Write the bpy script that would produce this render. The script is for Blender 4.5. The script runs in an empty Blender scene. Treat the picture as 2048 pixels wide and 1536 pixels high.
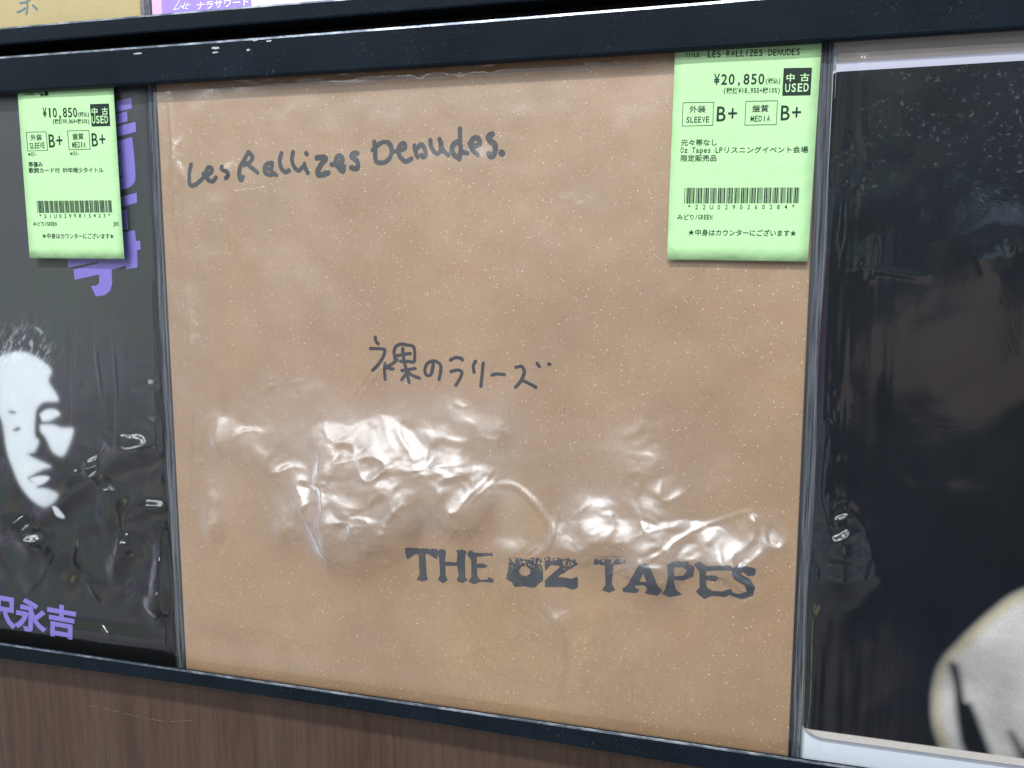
import bpy, math, random
import numpy as np
from math import radians as R

# ------------------------------------------------------------------ camera, world, lamps, exposure
S = bpy.context.scene
COL = S.collection
CX, CY, CZ = 0.2923, -0.3761, -0.0922
YAW, PITCH, FPX = 15.848, 82.656, 1700.0
camd = bpy.data.cameras.new('camera'); cam = bpy.data.objects.new('camera', camd); COL.objects.link(cam)
cam.location = (CX, CY, CZ); cam.rotation_euler = (R(PITCH), 0, R(YAW))
camd.sensor_width = 36; camd.lens = FPX / 2048 * 36; camd.clip_start = 0.01; camd.clip_end = 60
S.camera = cam
S.view_settings.view_transform = 'Standard'; S.view_settings.look = 'None'
S.view_settings.exposure = 0.0; S.view_settings.gamma = 1

W = bpy.data.worlds.new('World'); S.world = W; W.use_nodes = True
nt = W.node_tree; nt.nodes.clear()
def wn(t, **k):
    n = nt.nodes.new(t)
    for a, b in k.items(): setattr(n, a, b)
    return n
# the shop around: pale ceiling above, racks of coloured sleeves at eye level, floor band brightened to veil the film
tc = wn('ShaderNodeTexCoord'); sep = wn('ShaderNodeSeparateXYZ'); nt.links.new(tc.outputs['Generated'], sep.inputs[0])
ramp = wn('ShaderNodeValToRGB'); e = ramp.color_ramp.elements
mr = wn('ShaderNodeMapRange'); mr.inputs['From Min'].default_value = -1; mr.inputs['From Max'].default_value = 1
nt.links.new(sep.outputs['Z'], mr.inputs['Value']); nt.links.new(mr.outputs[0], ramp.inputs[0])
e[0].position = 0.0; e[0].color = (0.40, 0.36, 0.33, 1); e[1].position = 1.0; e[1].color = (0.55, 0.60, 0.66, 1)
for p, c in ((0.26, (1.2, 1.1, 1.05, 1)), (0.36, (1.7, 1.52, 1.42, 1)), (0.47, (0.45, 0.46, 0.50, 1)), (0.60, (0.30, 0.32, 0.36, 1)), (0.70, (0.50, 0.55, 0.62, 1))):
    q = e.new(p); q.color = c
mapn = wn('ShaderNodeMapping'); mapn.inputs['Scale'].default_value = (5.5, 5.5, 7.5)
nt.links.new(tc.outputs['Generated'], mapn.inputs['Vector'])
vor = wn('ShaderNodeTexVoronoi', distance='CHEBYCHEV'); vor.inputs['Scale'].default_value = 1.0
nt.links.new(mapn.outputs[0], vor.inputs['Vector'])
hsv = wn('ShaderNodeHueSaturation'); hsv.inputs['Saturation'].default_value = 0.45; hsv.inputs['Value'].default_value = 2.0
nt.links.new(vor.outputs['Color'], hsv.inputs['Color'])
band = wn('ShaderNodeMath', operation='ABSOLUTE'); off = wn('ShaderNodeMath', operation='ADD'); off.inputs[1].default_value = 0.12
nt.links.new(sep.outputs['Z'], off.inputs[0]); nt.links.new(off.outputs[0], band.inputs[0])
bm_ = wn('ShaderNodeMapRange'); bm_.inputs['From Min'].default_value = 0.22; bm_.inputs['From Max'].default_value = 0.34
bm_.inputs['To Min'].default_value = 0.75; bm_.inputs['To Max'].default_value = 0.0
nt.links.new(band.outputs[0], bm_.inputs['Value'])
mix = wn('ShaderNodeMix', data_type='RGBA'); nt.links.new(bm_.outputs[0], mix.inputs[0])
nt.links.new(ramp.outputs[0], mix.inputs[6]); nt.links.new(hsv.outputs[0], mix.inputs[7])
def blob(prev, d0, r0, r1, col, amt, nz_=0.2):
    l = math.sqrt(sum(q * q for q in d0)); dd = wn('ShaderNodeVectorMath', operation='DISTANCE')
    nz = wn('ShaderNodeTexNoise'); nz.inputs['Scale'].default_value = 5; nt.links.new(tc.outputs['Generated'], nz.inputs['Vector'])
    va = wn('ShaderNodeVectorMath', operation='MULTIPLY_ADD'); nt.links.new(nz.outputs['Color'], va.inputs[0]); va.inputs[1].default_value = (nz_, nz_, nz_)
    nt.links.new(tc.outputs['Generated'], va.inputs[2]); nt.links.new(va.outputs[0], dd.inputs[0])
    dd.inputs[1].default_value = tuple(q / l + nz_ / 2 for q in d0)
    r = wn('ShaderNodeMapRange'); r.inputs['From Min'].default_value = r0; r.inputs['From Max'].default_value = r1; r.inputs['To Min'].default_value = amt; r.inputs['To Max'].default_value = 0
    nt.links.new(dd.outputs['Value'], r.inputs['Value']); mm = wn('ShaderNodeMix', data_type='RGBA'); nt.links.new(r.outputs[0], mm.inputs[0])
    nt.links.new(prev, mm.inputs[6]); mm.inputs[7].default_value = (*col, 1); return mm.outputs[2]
w_ = blob(mix.outputs[2], (0.20, -0.95, -0.20), 0.30, 0.40, (0.07, 0.10, 0.14), 0.92, 0.15)   # dark patch painted in to reflect as a clothed figure
w_ = blob(w_, (0.20, -0.97, -0.085), 0.070, 0.090, (2.0, 1.40, 1.10), 0.9, 0.05)              # warm patch painted in to reflect as a hand
w_ = blob(w_, (0.24, -0.97, 0.035), 0.030, 0.055, (2.2, 2.7, 3.2), 0.8, 0.04)                  # bright bluish patch added for its reflection in the right film
w_ = blob(w_, (-0.215, -0.874, -0.425), 0.030, 0.070, (7.0, 6.4, 2.0), 0.9, 0.05)  # bright yellow patch added for a reflection low on the brown sleeve
w_ = blob(w_, (-0.52, -0.79, -0.32), 0.05, 0.14, (2.2, 2.1, 1.2), 0.8, 0.08)  # pale yellow patch added only to be reflected in the film
w_ = blob(w_, (0.034, -0.92, -0.40), 0.05, 0.12, (1.7, 1.15, 1.0), 0.8, 0.1)  # pinkish patch added to tint the film's reflection
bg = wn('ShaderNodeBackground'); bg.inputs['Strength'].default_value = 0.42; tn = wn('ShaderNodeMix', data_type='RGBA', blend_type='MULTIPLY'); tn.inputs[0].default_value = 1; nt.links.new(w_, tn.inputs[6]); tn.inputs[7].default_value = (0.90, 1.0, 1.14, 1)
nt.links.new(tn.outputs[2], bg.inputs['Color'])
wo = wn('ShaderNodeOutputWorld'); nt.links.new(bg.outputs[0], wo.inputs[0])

def lamp(name, loc, rot, sx, sy, watts, color=(0.93, 0.97, 1.0)):
    d = bpy.data.lights.new(name, 'AREA'); d.shape = 'RECTANGLE'; d.size = sx; d.size_y = sy
    d.energy = watts; d.color = color
    o = bpy.data.objects.new(name, d); COL.objects.link(o); o.location = loc; o.rotation_euler = rot
    return o
# ceiling tubes of the shop, rows parallel to the wall
lamp('ceiling_tube', (0.05, -1.90, 1.80), (R(30), 0, 0), 1.25, 0.13, 84)
for (y, z, w, xs_row) in ((-3.0, 1.8, 16, (-3.5, -1.9, -0.3, 1.3)), (-4.6, 1.8, 26, (-5.2, -3.6, -2.0, -0.4, 1.2))):
    for x in xs_row: lamp('ceiling_panel', (x, y, z), (R(25), 0, 0), 1.25, 0.34, w)

# ------------------------------------------------------------------ helpers
def _cammat():
    p, y = R(PITCH), R(YAW)
    Rx = np.array([[1, 0, 0], [0, math.cos(p), -math.sin(p)], [0, math.sin(p), math.cos(p)]])
    Rz = np.array([[math.cos(y), -math.sin(y), 0], [math.sin(y), math.cos(y), 0], [0, 0, 1]])
    return Rz @ Rx
CM = _cammat()
def pw(u, v, y=0.0):
    """a point of the photograph -> x, z on the upright plane at depth y (where that thing stands)"""
    u = np.asarray(u, float); v = np.asarray(v, float)
    d = np.stack([(u - 1024) / FPX, (768 - v) / FPX, -np.ones_like(u)], -1) @ CM.T
    t = (y - CY) / d[..., 1]
    return CX + d[..., 0] * t, CZ + d[..., 2] * t

def obj(name, verts, faces, mat, parent=None, smooth=False, colors=None):
    me = bpy.data.meshes.new(name)
    if isinstance(verts, np.ndarray) and isinstance(faces, np.ndarray):
        me.vertices.add(len(verts)); me.vertices.foreach_set('co', verts.astype(np.float32).ravel())
        n, k = faces.shape
        me.loops.add(n * k); me.loops.foreach_set('vertex_index', faces.astype(np.int32).ravel())
        me.polygons.add(n); me.polygons.foreach_set('loop_start', np.arange(0, n * k, k, dtype=np.int32))
        me.update(calc_edges=True); me.validate()
    else:
        me.from_pydata([tuple(map(float, v)) for v in verts], [], faces); me.update()
    if colors is not None:
        a = me.color_attributes.new('art', 'FLOAT_COLOR', 'POINT')
        c = np.ones((len(me.vertices), 4), np.float32); c[:, :3] = colors; a.data.foreach_set('color', c.ravel())
    if smooth: me.polygons.foreach_set('use_smooth', np.ones(len(me.polygons), bool))
    me.materials.append(mat)
    o = bpy.data.objects.new(name, me); COL.objects.link(o)
    if parent is not None:
        o.parent = parent
        o.matrix_parent_inverse.identity()
        o.location = tuple(-c for c in parent.location) if parent.parent is None else (0, 0, 0)
    return o
def thing(name, label, cat, loc, group=None):
    o = bpy.data.objects.new(name, None); COL.objects.link(o); o.location = loc; o.empty_display_size = 0.02
    o['label'] = label; o['category'] = cat
    if group: o['group'] = group
    return o

def vnoise(x, z, sx, sz, seed=0):
    """smooth value noise, -1..1"""
    rs = np.random.RandomState(seed); T = rs.uniform(-1, 1, (256, 256))
    a = np.asarray(x) / sx + 37.3; b = np.asarray(z) / sz + 91.7
    i = np.floor(a).astype(int); j = np.floor(b).astype(int); fa = a - i; fb = b - j
    fa = fa * fa * fa * (fa * (fa * 6 - 15) + 10); fb = fb * fb * fb * (fb * (fb * 6 - 15) + 10)
    g = lambda p, q: T[p % 256, q % 256]
    return (g(i, j) * (1 - fa) + g(i + 1, j) * fa) * (1 - fb) + (g(i, j + 1) * (1 - fa) + g(i + 1, j + 1) * fa) * fb
def fbm(x, z, s, seed=0, oct=4, ratio=1.0, gain=0.5):
    r = 0; a = 1
    for k in range(oct):
        r = r + a * vnoise(x, z, s, s * ratio, seed + k); s *= 0.5; a *= gain
    return r
def seg_dist(X, Z, pts):
    """distance to a polyline and parameter 0..1 along it"""
    best = np.full(X.shape, 1e9); par = np.zeros(X.shape); n = len(pts) - 1
    for k in range(n):
        ax, az = pts[k]; bx, bz = pts[k + 1]; dx, dz = bx - ax, bz - az
        L2 = dx * dx + dz * dz + 1e-18
        t = np.clip(((X - ax) * dx + (Z - az) * dz) / L2, 0, 1)
        d = np.hypot(X - ax - t * dx, Z - az - t * dz); m = d < best
        best = np.where(m, d, best); par = np.where(m, (k + t) / n, par)
    return best, par
def poly_sdf(X, Z, pts):
    """signed distance, positive inside"""
    d, _ = seg_dist(X, Z, list(pts) + [pts[0]])
    inside = np.zeros(X.shape, bool); n = len(pts)
    for k in range(n):
        (ax, az), (bx, bz) = pts[k], pts[(k + 1) % n]
        c = ((az > Z) != (bz > Z)) & (X < (bx - ax) * (Z - az) / (bz - az + 1e-15) + ax)
        inside ^= c
    return np.where(inside, d, -d)
def sm(v, a, b):
    t = np.clip((v - a) / (b - a), 0, 1); return t * t * (3 - 2 * t)
def smooth_path(pts, n=6):
    """Catmull-Rom through the points"""
    P = [pts[0]] + list(pts) + [pts[-1]]; out = []
    for k in range(1, len(P) - 2):
        p0, p1, p2, p3 = (np.array(P[k + q - 1], float) for q in range(4))
        for t in np.linspace(0, 1, n, endpoint=False):
            out.append(tuple(0.5 * ((2 * p1) + (-p0 + p2) * t + (2 * p0 - 5 * p1 + 4 * p2 - p3) * t * t + (-p0 + 3 * p1 - 3 * p2 + p3) * t ** 3)))
    out.append(tuple(pts[-1])); return out
def P2(pts, y, ox=0, oy=0, sc=1.0):
    """photo pixel list (or zoomed-crop coordinates with origin and scale) -> list of (x, z)"""
    a = np.array(pts, float); x, z = pw(ox + a[:, 0] / sc, oy + a[:, 1] / sc, y)
    return list(zip(x.tolist(), z.tolist()))
def fill_field(name, F, xs, zs, y, mat, parent):
    """marching squares: the area F>0 as one sheet of ink"""
    V = []; Fc = []; idx = {}
    def vert(x, z):
        k = (round(x, 7), round(z, 7))
        if k not in idx: idx[k] = len(V); V.append((x, y, z))
        return idx[k]
    nx, nz = len(xs), len(zs); pos = F > 0
    allin = pos[:-1, :-1] & pos[1:, :-1] & pos[:-1, 1:] & pos[1:, 1:]
    anyin = pos[:-1, :-1] | pos[1:, :-1] | pos[:-1, 1:] | pos[1:, 1:]
    for i in range(nx - 1):
        if not anyin[i].any(): continue
        for j in np.nonzero(anyin[i])[0]:
            c = [(i, j), (i + 1, j), (i + 1, j + 1), (i, j + 1)]
            if allin[i, j]:
                Fc.append([vert(xs[a], zs[b]) for a, b in c]); continue
            poly = []
            for k in range(4):
                a, b = c[k], c[(k + 1) % 4]; fa, fb = F[a], F[b]
                if fa > 0: poly.append(vert(xs[a[0]], zs[a[1]]))
                if (fa > 0) != (fb > 0):
                    t = fa / (fa - fb); t = min(max(t, 0.02), 0.98)
                    poly.append(vert(xs[a[0]] + t * (xs[b[0]] - xs[a[0]]), zs[a[1]] + t * (zs[b[1]] - zs[a[1]])))
            if len(poly) >= 3: Fc.append(poly)
    return obj(name, V, Fc, mat, parent)
def box(x0, x1, y0, y1, z0, z1, bev=0.0):
    if bev <= 0:
        V = [(x, y, z) for x in (x0, x1) for y in (y0, y1) for z in (z0, z1)]
        return V, [(0, 1, 3, 2), (4, 6, 7, 5), (0, 4, 5, 1), (2, 3, 7, 6), (0, 2, 6, 4), (1, 5, 7, 3)]
    import bmesh
    bm = bmesh.new(); bmesh.ops.create_cube(bm, size=1)
    for v in bm.verts:
        v.co = ((x0 + x1) / 2 + v.co.x * (x1 - x0), (y0 + y1) / 2 + v.co.y * (y1 - y0), (z0 + z1) / 2 + v.co.z * (z1 - z0))
    bmesh.ops.bevel(bm, geom=bm.edges[:], offset=bev, segments=2, affect='EDGES', profile=0.5)
    V = [tuple(v.co) for v in bm.verts]; bm.verts.index_update(); Fc = [[v.index for v in f.verts] for f in bm.faces]; bm.free()
    return V, Fc
def grid(xs, zs, Y):
    """sheet over x, z with depth array Y (len(xs) x len(zs)), facing -y"""
    nx, nz = len(xs), len(zs); X, Z = np.meshgrid(xs, zs, indexing='ij')
    V = np.stack([X, Y, Z], -1).reshape(-1, 3)
    i, j = np.meshgrid(np.arange(nx - 1), np.arange(nz - 1), indexing='ij'); a = (i * nz + j).ravel()
    return V, np.stack([a, a + nz, a + nz + 1, a + 1], -1) if zs[1] > zs[0] else np.stack([a, a + 1, a + nz + 1, a + nz], -1)

# ------------------------------------------------------------------ materials
class Mat:
    def __init__(s, name):
        s.m = bpy.data.materials.new(name); s.m.use_nodes = True; s.t = s.m.node_tree; s.t.nodes.clear()
        s.out = s.n('ShaderNodeOutputMaterial')
    def n(s, t, ins=None, **k):
        n = s.t.nodes.new(t)
        for a, b in k.items(): setattr(n, a, b)
        for a, b in (ins or {}).items():
            if isinstance(b, bpy.types.NodeSocket): s.t.links.new(b, n.inputs[a])
            else: n.inputs[a].default_value = b
        return n
    def math(s, op, a, b=0.0, clamp=False, c=0.04): return s.n('ShaderNodeMath', {0: a, 1: b, 2: c}, operation=op, use_clamp=clamp).outputs[0]
    def rng(s, v, a, b, c=0.0, d=1.0): return s.n('ShaderNodeMapRange', {'Value': v, 'From Min': a, 'From Max': b, 'To Min': c, 'To Max': d}).outputs[0]
    def mixc(s, f, a, b, mode='MIX'): return s.n('ShaderNodeMix', {0: f, 6: a, 7: b}, data_type='RGBA', blend_type=mode).outputs[2]
    def coord(s, sx=1, sy=1, sz=1):
        c = s.n('ShaderNodeNewGeometry').outputs['Position']
        return s.n('ShaderNodeMapping', {'Vector': c, 'Scale': (sx, sy, sz)}).outputs[0]
    def noise(s, v, scale, detail=4, rough=0.55): return s.n('ShaderNodeTexNoise', {'Vector': v, 'Scale': scale, 'Detail': detail, 'Roughness': rough}).outputs[0]
    def bump(s, h, dist, strength=1.0): return s.n('ShaderNodeBump', {'Height': h, 'Distance': dist, 'Strength': strength}).outputs[0]
    def pbr(s, **k):
        p = s.n('ShaderNodeBsdfPrincipled', {a.replace('_', ' '): b for a, b in k.items()})
        s.t.links.new(p.outputs[0], s.out.inputs[0]); return p
C4 = lambda c: (c[0], c[1], c[2], 1)

def kraft_mat(name, base, dark, fleck=True):
    m = Mat(name); v = m.coord()
    c = m.mixc(m.rng(m.noise(v, 22, 5, 0.6), 0.3, 0.7), C4(dark), C4(base))
    c = m.mixc(m.rng(m.noise(m.coord(1, 1, 2.2), 330, 4, 0.7), 0.3, 0.7, 0.0, 0.30), c, C4([q * 0.6 for q in base]))
    fine = m.noise(m.coord(1, 1, 1.6), 1500, 3, 0.7)
    c = m.mixc(m.rng(fine, 0.25, 0.75, 0.0, 0.45), c, C4([q * 0.55 for q in base]))
    if fleck:
        for (sc, th, col, pr) in ((700, 0.09, (0.66, 0.53, 0.38), 0.62), (520, 0.09, (0.70, 0.58, 0.43), 0.88), (300, 0.040, (0.80, 0.70, 0.55), 0.945), (380, 0.06, (0.08, 0.055, 0.04), 0.90), (650, 0.12, (0.22, 0.15, 0.10), 0.80)):
            vo = m.n('ShaderNodeTexVoronoi', {'Vector': m.n('ShaderNodeMapping', {'Vector': v, 'Location': (sc, 1.3, sc * .37)}).outputs[0], 'Scale': sc})
            r = m.n('ShaderNodeSeparateColor', {0: vo.outputs['Color']}).outputs[0]
            pick = m.math('GREATER_THAN', r, pr); near = m.rng(vo.outputs['Distance'], th, th * 2.4, 1, 0)
            c = m.mixc(m.math('MULTIPLY', m.math('MULTIPLY', pick, near), 0.8), c, C4(col))
    m.pbr(Base_Color=c, Roughness=0.85, Specular_IOR_Level=0.2, Normal=m.bump(fine, 0.00006))
    return m.m
def film_mat(name, rough=0.16, gain=2.0, tint=(1, 1, 1), micro=1.0, haze=0.50, milk=0.0):
    m = Mat(name); v = m.coord()
    nz = m.noise(v, 500, 3, 0.6); big = m.noise(v, 60, 3, 0.6)
    bmp = m.n('ShaderNodeBump', {'Height': nz, 'Distance': 0.00005 * micro, 'Strength': 1.0}).outputs[0]
    dt = m.n('ShaderNodeVectorMath', {0: bmp, 1: m.n('ShaderNodeNewGeometry').outputs['Incoming']}, operation='DOT_PRODUCT').outputs['Value']
    om = m.math('SUBTRACT', 1.0, m.math('ABSOLUTE', dt), True)      # Schlick, the same from both sides of the film
    f = m.math('MULTIPLY', m.math('MULTIPLY_ADD', m.math('POWER', om, 5.0), 0.96), gain, True)
    g = m.n('ShaderNodeBsdfGlossy', {'Color': (1, 1, 1, 1), 'Roughness': m.rng(big, 0.3, 0.7, rough * 0.8, rough * 1.25), 'Normal': bmp})
    g2 = m.n('ShaderNodeBsdfGlossy', {'Color': (1, 1, 1, 1), 'Roughness': min(rough * 2.4, 0.54), 'Normal': bmp})   # milky haze of the film
    sl = m.n('ShaderNodeSeparateColor', {0: m.n('ShaderNodeAttribute', attribute_name='art').outputs['Color']}).outputs[0]
    cl = m.rng(m.noise(v, 45, 5, 0.65), 0.3, 0.7, 0.45, 1.3)
    slack = m.math('MULTIPLY', m.math('MULTIPLY', sl, cl), milk)     # glare veil put in by mask: the film reflects more there
    f = m.math('MULTIPLY', f, m.math('ADD', slack, 1.0), True)
    haze = m.math('ADD', m.math('MULTIPLY', slack, 0.25), haze, True)
    g = m.n('ShaderNodeMixShader', {0: haze, 1: g.outputs[0], 2: g2.outputs[0]})
    t = m.n('ShaderNodeBsdfTransparent', {'Color': C4(tint)})
    mx = m.n('ShaderNodeMixShader', {0: f, 1: t.outputs[0], 2: g.outputs[0]})
    m.t.links.new(mx.outputs[0], m.out.inputs[0]); return m.m
def seam_mat():
    m = Mat('film_seam')
    v = m.coord(1, 1, 0.02)
    f = m.rng(m.noise(v, 1600, 3), 0.35, 0.65, 0.10, 0.60)
    g = m.n('ShaderNodeBsdfPrincipled', {'Base Color': (0.19, 0.21, 0.24, 1), 'Roughness': 0.18, 'IOR': 1.5, 'Coat Weight': 1.0, 'Coat Roughness': 0.1})
    t = m.n('ShaderNodeBsdfTransparent', {'Color': (1, 1, 1, 1)})
    mx = m.n('ShaderNodeMixShader', {0: f, 1: t.outputs[0], 2: g.outputs[0]})
    m.t.links.new(mx.outputs[0], m.out.inputs[0]); return m.m
def simple(name, col, rough=0.5, spec=0.5, bump=None, **k):
    m = Mat(name); d = dict(Base_Color=C4(col), Roughness=rough, Specular_IOR_Level=spec); d.update(k)
    if bump: d['Normal'] = m.bump(m.noise(m.coord(), bump[0], 3), bump[1])
    m.pbr(**d); return m.m
def art_mat(name, rough=0.5, spec=0.4, grain=0.12, specks=False):
    m = Mat(name); v = m.coord(); a = m.n('ShaderNodeAttribute', attribute_name='art').outputs['Color']
    gn = m.noise(v, 1800, 2, 0.7)
    c = m.mixc(1.0, a, m.n('ShaderNodeCombineColor', {0: m.rng(gn, 0.2, 0.8, 1 - grain, 1 + grain), 1: m.rng(gn, 0.2, 0.8, 1 - grain, 1 + grain), 2: m.rng(gn, 0.2, 0.8, 1 - grain, 1 + grain)}).outputs[0], 'MULTIPLY')
    if specks:
        n1 = m.noise(v, 420, 4, 0.75); n2 = m.noise(v, 14, 3, 0.6)
        sp = m.math('MULTIPLY', m.rng(n1, 0.58, 0.74), m.rng(n2, 0.45, 0.64))
        sp = m.math('MULTIPLY', sp, m.rng(m.n('ShaderNodeSeparateXYZ', {0: m.n('ShaderNodeNewGeometry').outputs['Position']}).outputs[2], -0.13, -0.05, 0.08, 1.0))
        c = m.mixc(m.math('MULTIPLY', sp, 0.16), c, (0.75, 0.78, 0.8, 1))
        vo = m.n('ShaderNodeTexVoronoi', {'Vector': v, 'Scale': 210})
        r = m.n('ShaderNodeSeparateColor', {0: vo.outputs['Color']}).outputs[1]
        c = m.mixc(m.math('MULTIPLY', m.math('GREATER_THAN', r, 0.965), m.rng(vo.outputs['Distance'], 0.05, 0.10, 0.6, 0)), c, (0.6, 0.62, 0.62, 1))
    m.pbr(Base_Color=c, Roughness=rough, Specular_IOR_Level=spec); return m.m
def black_metal():
    m = Mat('black_rail'); v = m.coord()
    st = m.noise(m.coord(0.04, 1, 1), 700, 3, 0.6); bl = m.noise(v, 30, 4, 0.6)
    c = m.mixc(m.rng(bl, 0.3, 0.75), (0.005, 0.008, 0.012, 1), (0.008, 0.013, 0.019, 1))
    n1 = m.noise(v, 900, 3, 0.8); dust = m.math('MULTIPLY', m.rng(n1, 0.62, 0.74), m.rng(m.noise(v, 25, 3), 0.42, 0.62))
    c = m.mixc(m.math('MULTIPLY', dust, 0.22), c, (0.35, 0.38, 0.4, 1))
    vo = m.n('ShaderNodeTexVoronoi', {'Vector': v, 'Scale': 260})
    r = m.n('ShaderNodeSeparateColor', {0: vo.outputs['Color']}).outputs[1]
    c = m.mixc(m.math('MULTIPLY', m.math('GREATER_THAN', r, 0.95), m.rng(vo.outputs['Distance'], 0.05, 0.11, 0.5, 0)), c, (0.4, 0.42, 0.44, 1))
    m.pbr(Base_Color=c, Roughness=m.rng(bl, 0.3, 0.7, 0.26, 0.36), Specular_IOR_Level=0.05, Normal=m.bump(st, 0.00004)); return m.m
def wood_mat():
    m = Mat('walnut_laminate')
    v = m.coord(1, 1, 0.05)
    warp = m.noise(m.coord(1, 1, 0.3), 18, 2)
    vv = m.n('ShaderNodeVectorMath', {0: v, 1: m.n('ShaderNodeCombineXYZ', {0: m.math('MULTIPLY', warp, 0.012)}).outputs[0]}, operation='ADD').outputs[0]
    g1 = m.noise(vv, 260, 7, 0.72); g2 = m.noise(vv, 1300, 5, 0.75); g3 = m.noise(vv, 40, 3, 0.5)
    c = m.mixc(m.rng(g1, 0.33, 0.68), (0.038, 0.020, 0.013, 1), (0.080, 0.044, 0.028, 1))
    c = m.mixc(m.rng(g3, 0.35, 0.7, 0, 0.5), c, (0.085, 0.055, 0.040, 1))
    c = m.mixc(m.rng(g2, 0.55, 0.72, 0, 0.6), c, (0.018, 0.010, 0.008, 1))
    c = m.mixc(m.rng(g2, 0.42, 0.25, 0, 0.35), c, (0.20, 0.12, 0.08, 1))
    m.pbr(Base_Color=c, Roughness=0.45, Specular_IOR_Level=0.35, Normal=m.bump(g2, 0.00008)); return m.m

M_KRAFT = kraft_mat('kraft_card', (0.415, 0.265, 0.146), (0.305, 0.188, 0.099))
M_EDGE = simple('kraft_edge', (0.36, 0.2, 0.12), 0.9)
M_OCHRE = kraft_mat('ochre_card', (0.55, 0.44, 0.22), (0.43, 0.34, 0.16), False)
M_FILM = film_mat('clear_film', 0.22, 2.6, milk=1.6)
M_FILM2 = film_mat('clear_film_glossy', 0.11, 1.9, micro=0.4, haze=0.3)
M_FILM3 = film_mat('clear_film_tight', 0.08, 1.45, micro=0.5, haze=0.3)
M_FILM4 = film_mat('clear_film_matt', 0.30, 0.6)
M_SEAM = seam_mat()
_m = Mat('rubbed_edge_highlight'); _n = _m.noise(_m.coord(0.3, 1, 1), 260, 4, 0.7)  # rubbed metal made paler and shinier so the bevels carry a highlight line
_m.pbr(Base_Color=_m.mixc(_m.rng(_n, 0.45, 0.62), (0.12, 0.14, 0.17, 1), (0.40, 0.44, 0.48, 1)), Roughness=0.38, Metallic=0.9); M_EDGEM = _m.m
M_RAIL = black_metal(); M_WOOD = wood_mat()
M_BACK = simple('black_back', (0.006, 0.006, 0.008), 0.6)
M_MARK = simple('marker_ink', (0.004, 0.005, 0.008), 0.6, 0.1)
M_STAMP = simple('stamp_ink', (0.014, 0.020, 0.032), 0.7, 0.3)
M_TAG = simple('green_tag_paper', (0.44, 0.70, 0.355), 0.65, 0.2, bump=(55, 0.0012), Coat_Weight=0.1, Coat_Roughness=0.3)
M_PRINT = simple('tag_print', (0.018, 0.030, 0.024), 0.7, 0.2)
M_WHITE = simple('white_card', (0.60, 0.64, 0.70), 0.6)
M_PURPLE = simple('purple_print', (0.19, 0.145, 0.50), 0.5)
M_ART = art_mat('printed_cover', 0.5, 0.15, 0.10)
M_ART2 = art_mat('printed_cover_worn', 0.55, 0.1, 0.25, True)
M_SCUFF = simple('bare_metal_scuff', (0.36, 0.38, 0.38), 0.35, 0.5)

# ------------------------------------------------------------------ text
_gc = {}
def glyph(ch, offset=0.0, res=3):
    k = (ch, offset)
    if k in _gc: return _gc[k]
    c = bpy.data.curves.new('g', 'FONT'); c.body = ch; c.resolution_u = res; c.offset = offset
    o = bpy.data.objects.new('g', c); COL.objects.link(o)
    dg = bpy.context.evaluated_depsgraph_get(); dg.update()
    me = o.evaluated_get(dg).to_mesh()
    V = np.array([(v.co.x, v.co.y) for v in me.vertices]).reshape(-1, 2); Fc = [list(p.vertices) for p in me.polygons]
    o.evaluated_get(dg).to_mesh_clear(); bpy.data.objects.remove(o); bpy.data.curves.remove(c)
    _gc[k] = (V, Fc); return _gc[k]
def is_full(ch): return ord(ch) > 0x2000
def text_mesh(body, p0, p1, h, up, y, offset=0.0, tall=1.0):
    """monospaced line from pixel p0 to p1 (baseline), em height h px along the unit vector up"""
    offset += 0.005; units = sum(1.0 if is_full(c) else 0.5 for c in body); d = np.array(p1, float) - np.array(p0, float)
    V = []; Fc = []; pos = 0.0
    for ch in body:
        w = 1.0 if is_full(ch) else 0.5
        if ch not in ' \u3000':
            g, f = glyph(ch, offset)
            if len(g):
                a = g.copy(); lo, hi = a[:, 0].min(), a[:, 0].max()
                if is_full(ch) and ch != '※': a[:, 0] = pos + a[:, 0]
                else:
                    gw = hi - lo; k = min(h * tall / (np.linalg.norm(d) / units), 0.40 * w / 0.5 / gw) if gw > 1e-6 else 1
                    a[:, 0] = pos + w / 2 + (a[:, 0] - (lo + hi) / 2) * k
                    if not is_full(ch): a[:, 1] *= 1.12
                px = p0[0] + d[0] * a[:, 0] / units + up[0] * a[:, 1] * h * tall
                py = p0[1] + d[1] * a[:, 0] / units + up[1] * a[:, 1] * h * tall
                x, z = pw(px, py, y); b = len(V); V += [(q, y, r) for q, r in zip(x, z)]
                Fc += [[b + i for i in face] for face in f]
        pos += w
    return V, Fc
def put_text(name, lines, up, y, mat, parent, offset=0.0):
    V = []; Fc = []
    for (body, p0, p1, h) in lines:
        v, f = text_mesh(body, p0, p1, h, up, y, offset); b = len(V); V += v; Fc += [[b + i for i in q] for q in f]
    return obj(name, V, Fc, mat, parent)
def px_quads(quads, y):
    V = []; Fc = []
    for q in quads:
        b = len(V); V += [(x, y, z) for x, z in P2(q, y)]; Fc.append([b, b + 1, b + 2, b + 3])
    return V, Fc
C39 = dict(zip('0123456789U*', ['nnnwwnwnn', 'wnnwnnnnw', 'nnwwnnnnw', 'wnwwnnnnn', 'nnnwwnnnw', 'wnnwwnnnn', 'nnwwwnnnn', 'nnnwnnwnw', 'wnnwnnwnn', 'nnwwnnwnn', 'wwnnnnnnw', 'nwnnwnwnn']))
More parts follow.
